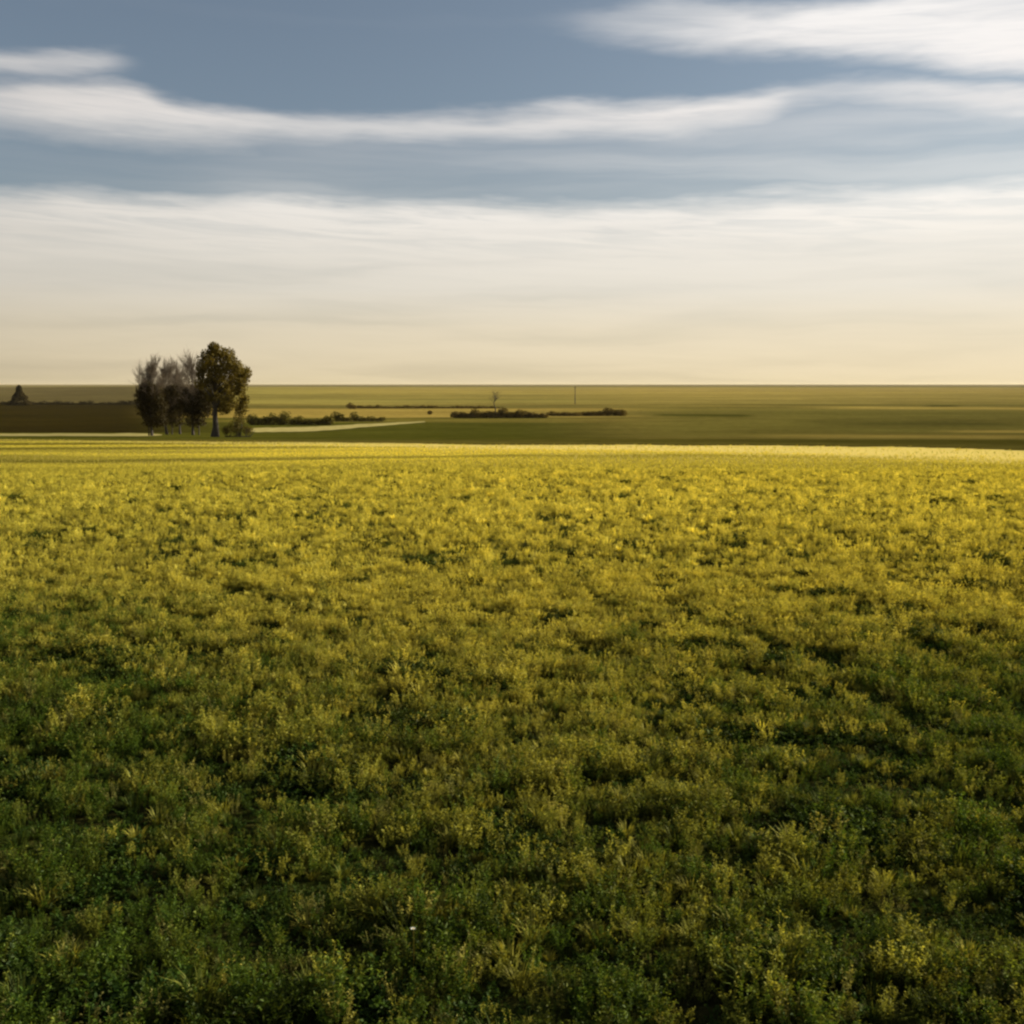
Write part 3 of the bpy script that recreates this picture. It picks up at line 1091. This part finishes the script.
R_ = random.Random(12)
shrub("hedge", "dark green bushy hedge to the right of the tree group, behind the pale track", "hedge", 290, 425,
      row(252, 330, 425, 14, 10, 7, R_), m_hedge, 6500, 0.45, 51)
shrub("hedge", "low tapering hedge end past the gap, beside the curve of the pale track", "hedge", 356, 421.5,
      row(336, 384, lambda f_: 422 - 1.5 * f_, 10, 4, 6, R_), m_hedge, 2200, 0.5, 52)
shrub("bush", "small dark bush at the left end of the thin distant hedge line", "bush", 350, 409,
      [(350, 406, 0, 4, 3.2), (354, 407, .5, 3, 2.4)], m_scrub, 700, 0.7, 53)
shrub("hedge", "thin straight dark hedge line running right across the golden plain", "hedge", 425, 408.3,
      row(358, 500, 408.3, 3.2, 2.2, 4.5, R_), m_scrub, 4200, 0.8, 54)
shrub("scrub_thicket", "brown mounded scrub thicket under the small bare tree, leftmost of three", "scrub", 485, 418,
      row(456, 516, 418, 8.5, 9, 7, R_), m_scrub, 6000, 0.6, 55, "low scrub thickets on the plain")
shrub("scrub_thicket", "short scrub thicket between the two longer ones on the plain", "scrub", 528, 418,
      row(520, 544, 418, 8, 6, 6, R_), m_scrub, 2600, 0.6, 56, "low scrub thickets on the plain")
shrub("scrub_thicket", "long flat scrub thicket below the lone pole, rightmost of three", "scrub", 588, 416,
      row(552, 624, 416, 4, 8.5, 7, R_), m_scrub, 5500, 0.6, 57, "low scrub thickets on the plain")
shrub("bush", "tiny lone bush on the golden strip left of the scrub thickets", "bush", 430, 414.5,
      [(430, 412.8, 0, 2.6, 1.9)], m_scrub, 350, 0.6, 58)
shrub("hedge", "long black hedge line along the top of the dark field, far left", "hedge", 70, 404.5,
      row(-40, 142, 405, 3.6, 4.2, 6, R_), m_darkev, 6000, 0.9, 59)
# small bare tree above the scrub
tree("small_bare_tree", "small crooked bare tree rising out of the scrub thicket on the plain", "tree", 497, 417, 393,
     dict(r0=0.30, spread=3.4, depth=3, first=0.55, nbr=6, upright=0.4, hf=0.95, wander=0.25), bark_dark, bark_dark, seed=62)


# conical evergreen on the far left
def evergreen():
    p = at(20, 405.5)
    s = mpp(p)
    rs = np.random.default_rng(71)
    root = empty("conical_evergreen", p, "dark pointed evergreen standing on the hedge line at the far left", "tree")
    H = 20.0 * s
    n = 3600
    f_ = rs.uniform(0.0, 1.0, n) ** 1.25
    prof = np.interp(f_, [0, .12, .35, .55, .72, .92, 1], [13.5, 12.5, 8.2, 4.6, 2.8, 2.0, 0.3]) * s
    a = rs.uniform(0, 2 * np.pi, n)
    lump = 0.72 + 0.60 * vnoise(a * 1.9, f_ * 10, 3)
    rr = prof * np.sqrt(rs.uniform(0.15, 1, n)) * lump
    P_ = np.stack([rr * np.cos(a), rr * np.sin(a), f_ * H + 0.15], 1)
    Dv = np.stack([np.cos(a), np.sin(a), np.full(n, -0.45)], 1) + 0.3 * rs.normal(size=(n, 3))
    Nv = np.stack([np.cos(a) * .3, np.sin(a) * .3, np.ones(n)], 1) + 0.4 * rs.normal(size=(n, 3))
    l = 1.5 * rs.uniform(0.5, 1.2, n)
    V, Q = leaves(P_, Dv, Nv, l, l * 0.5)
    link("foliage", mesh_np("foliage", V, Q, [m_darkev], {'r': ('FLOAT', 'POINT', np.repeat(rs.uniform(0, 1, n), 4))}), root)
    q = np.linspace(0, 1, 6)
    V, Q = tubes([(np.stack([0 * q, 0 * q, q * H * 0.97], 1), 0.35 * (1 - 0.93 * q))], 7)
    link("trunk", mesh_np("trunk", V, Q, [bark_dark], None, True), root)


evergreen()


# lone telegraph pole
def pole():
    p = at(575, 404)
    s = mpp(p)
    H = (404 - 386.5) * s
    root = empty("telegraph_pole", p, "lone wooden pole standing up behind the flat scrub thicket", "pole")
    q = np.linspace(0, 1, 6)
    V, Q = tubes([(np.stack([0.05 * q, 0 * q, q * H], 1), 0.36 - 0.12 * q)], 8)
    link("post", mesh_np("post", V, Q, [bark_dark], None, True), root)
    V, Q = tubes([(np.array([[-0.9, -0.3, H * 0.93], [0, -0.3, H * 0.935], [0.9, -0.3, H * 0.93]]), np.array([.10, .10, .10]))], 6)
    link("crossarm", mesh_np("crossarm", V, Q, [bark_dark], None, True), root)
    m, t, o = material("insulator_glass")
    b = t.new('ShaderNodeBsdfPrincipled')
    b.inputs['Base Color'].default_value = (.20, .22, .20, 1)
    b.inputs['Roughness'].default_value = 0.3
    t.l.new(b.outputs[0], o.inputs[0])
    for x in (-0.75, -0.3, 0.3, 0.75):
        V, Q = tubes([(np.array([[x, -0.3, H * 0.93 + .05], [x, -0.3, H * 0.93 + .18], [x, -0.3, H * 0.93 + .24], [x, -0.3, H * 0.93 + .32]]), np.array([.03, .06, .07, .01]))], 6)
        link("insulator", mesh_np("insulator", V, Q, [m], None, True), root)


pole()


# a single white flower among the near plants
def flower():
    p = ground(412, 990)
    root = empty("white_flower", p, "tiny white flower standing out among the dark plants at the bottom", "flower")
    q = np.linspace(0, 1, 5)
    top = np.array([0.01, -0.02, 0.30])
    V, Q = tubes([(q[:, None] * top + np.stack([0.02 * q * (1 - q), 0 * q, 0 * q], 1), 0.0016 + 0 * q)], 5)
    link("stem", mesh_np("stem", V, Q, [m_hedge], {'r': ('FLOAT', 'POINT', np.full(len(V), .6))}), root)
    m, t, o = material("white_petal")
    b = t.new('ShaderNodeBsdfDiffuse')
    n_ = t.noise(t.new('ShaderNodeTexCoord').outputs['Object'], 300.0)
    t.l.new(t.mix(n_, (.70, .68, .60, 1), (.85, .84, .78, 1)), b.inputs['Color'])
    t.l.new(b.outputs[0], o.inputs[0])
    a = np.linspace(0, 2 * np.pi, 9, endpoint=False)
    d = np.stack([np.cos(a), np.sin(a), 0.35 + 0 * a], 1)
    V, Q = leaves(top + d * 0.007, d, np.tile([0., 0, 1], (9, 1)), np.full(9, 0.013), np.full(9, 0.006))
    link("petals", mesh_np("petals", V, Q, [m]), root)
    V, Q = tubes([(top + np.array([[0, 0, -0.001], [0, 0, 0.002], [0, 0, 0.004], [0, 0, 0.0045]]), np.array([.003, .0035, .002, .0003]))], 8)
    m, t, o = material("flower_heart")
    b = t.new('ShaderNodeBsdfDiffuse')
    b.inputs['Color'].default_value = (.55, .38, .03, 1)
    t.l.new(b.outputs[0], o.inputs[0])
    link("flower_centre", mesh_np("flower_centre", V, Q, [m]), root)


flower()


# ------------------------------------------------------------------ the air: thin warm haze over the whole plain
def haze():
    bm = bmesh.new()
    bmesh.ops.create_cube(bm, size=1.0)
    me = bpy.data.meshes.new("haze")
    for v in bm.verts:
        v.co = Vector((v.co.x * 760000, v.co.y * 130000, v.co.z))
        v.co.z = HAZE_TOP if v.co.z > 0 else -16.0
    bm.to_mesh(me)
    bm.free()
    m, t, o = material("haze_air")
    pv = t.new('ShaderNodeVolumePrincipled')
    pv.inputs['Color'].default_value = (.90, .80, .60, 1)
    pv.inputs['Density'].default_value = HAZE_DENSITY
    pv.inputs['Anisotropy'].default_value = 0.2
    t.l.new(pv.outputs[0], o.inputs['Volume'])
    me.materials.append(m)
    link("haze", me, kind='stuff')


HAZE_TOP = 14.0
HAZE_DENSITY = 1.9e-5
haze()
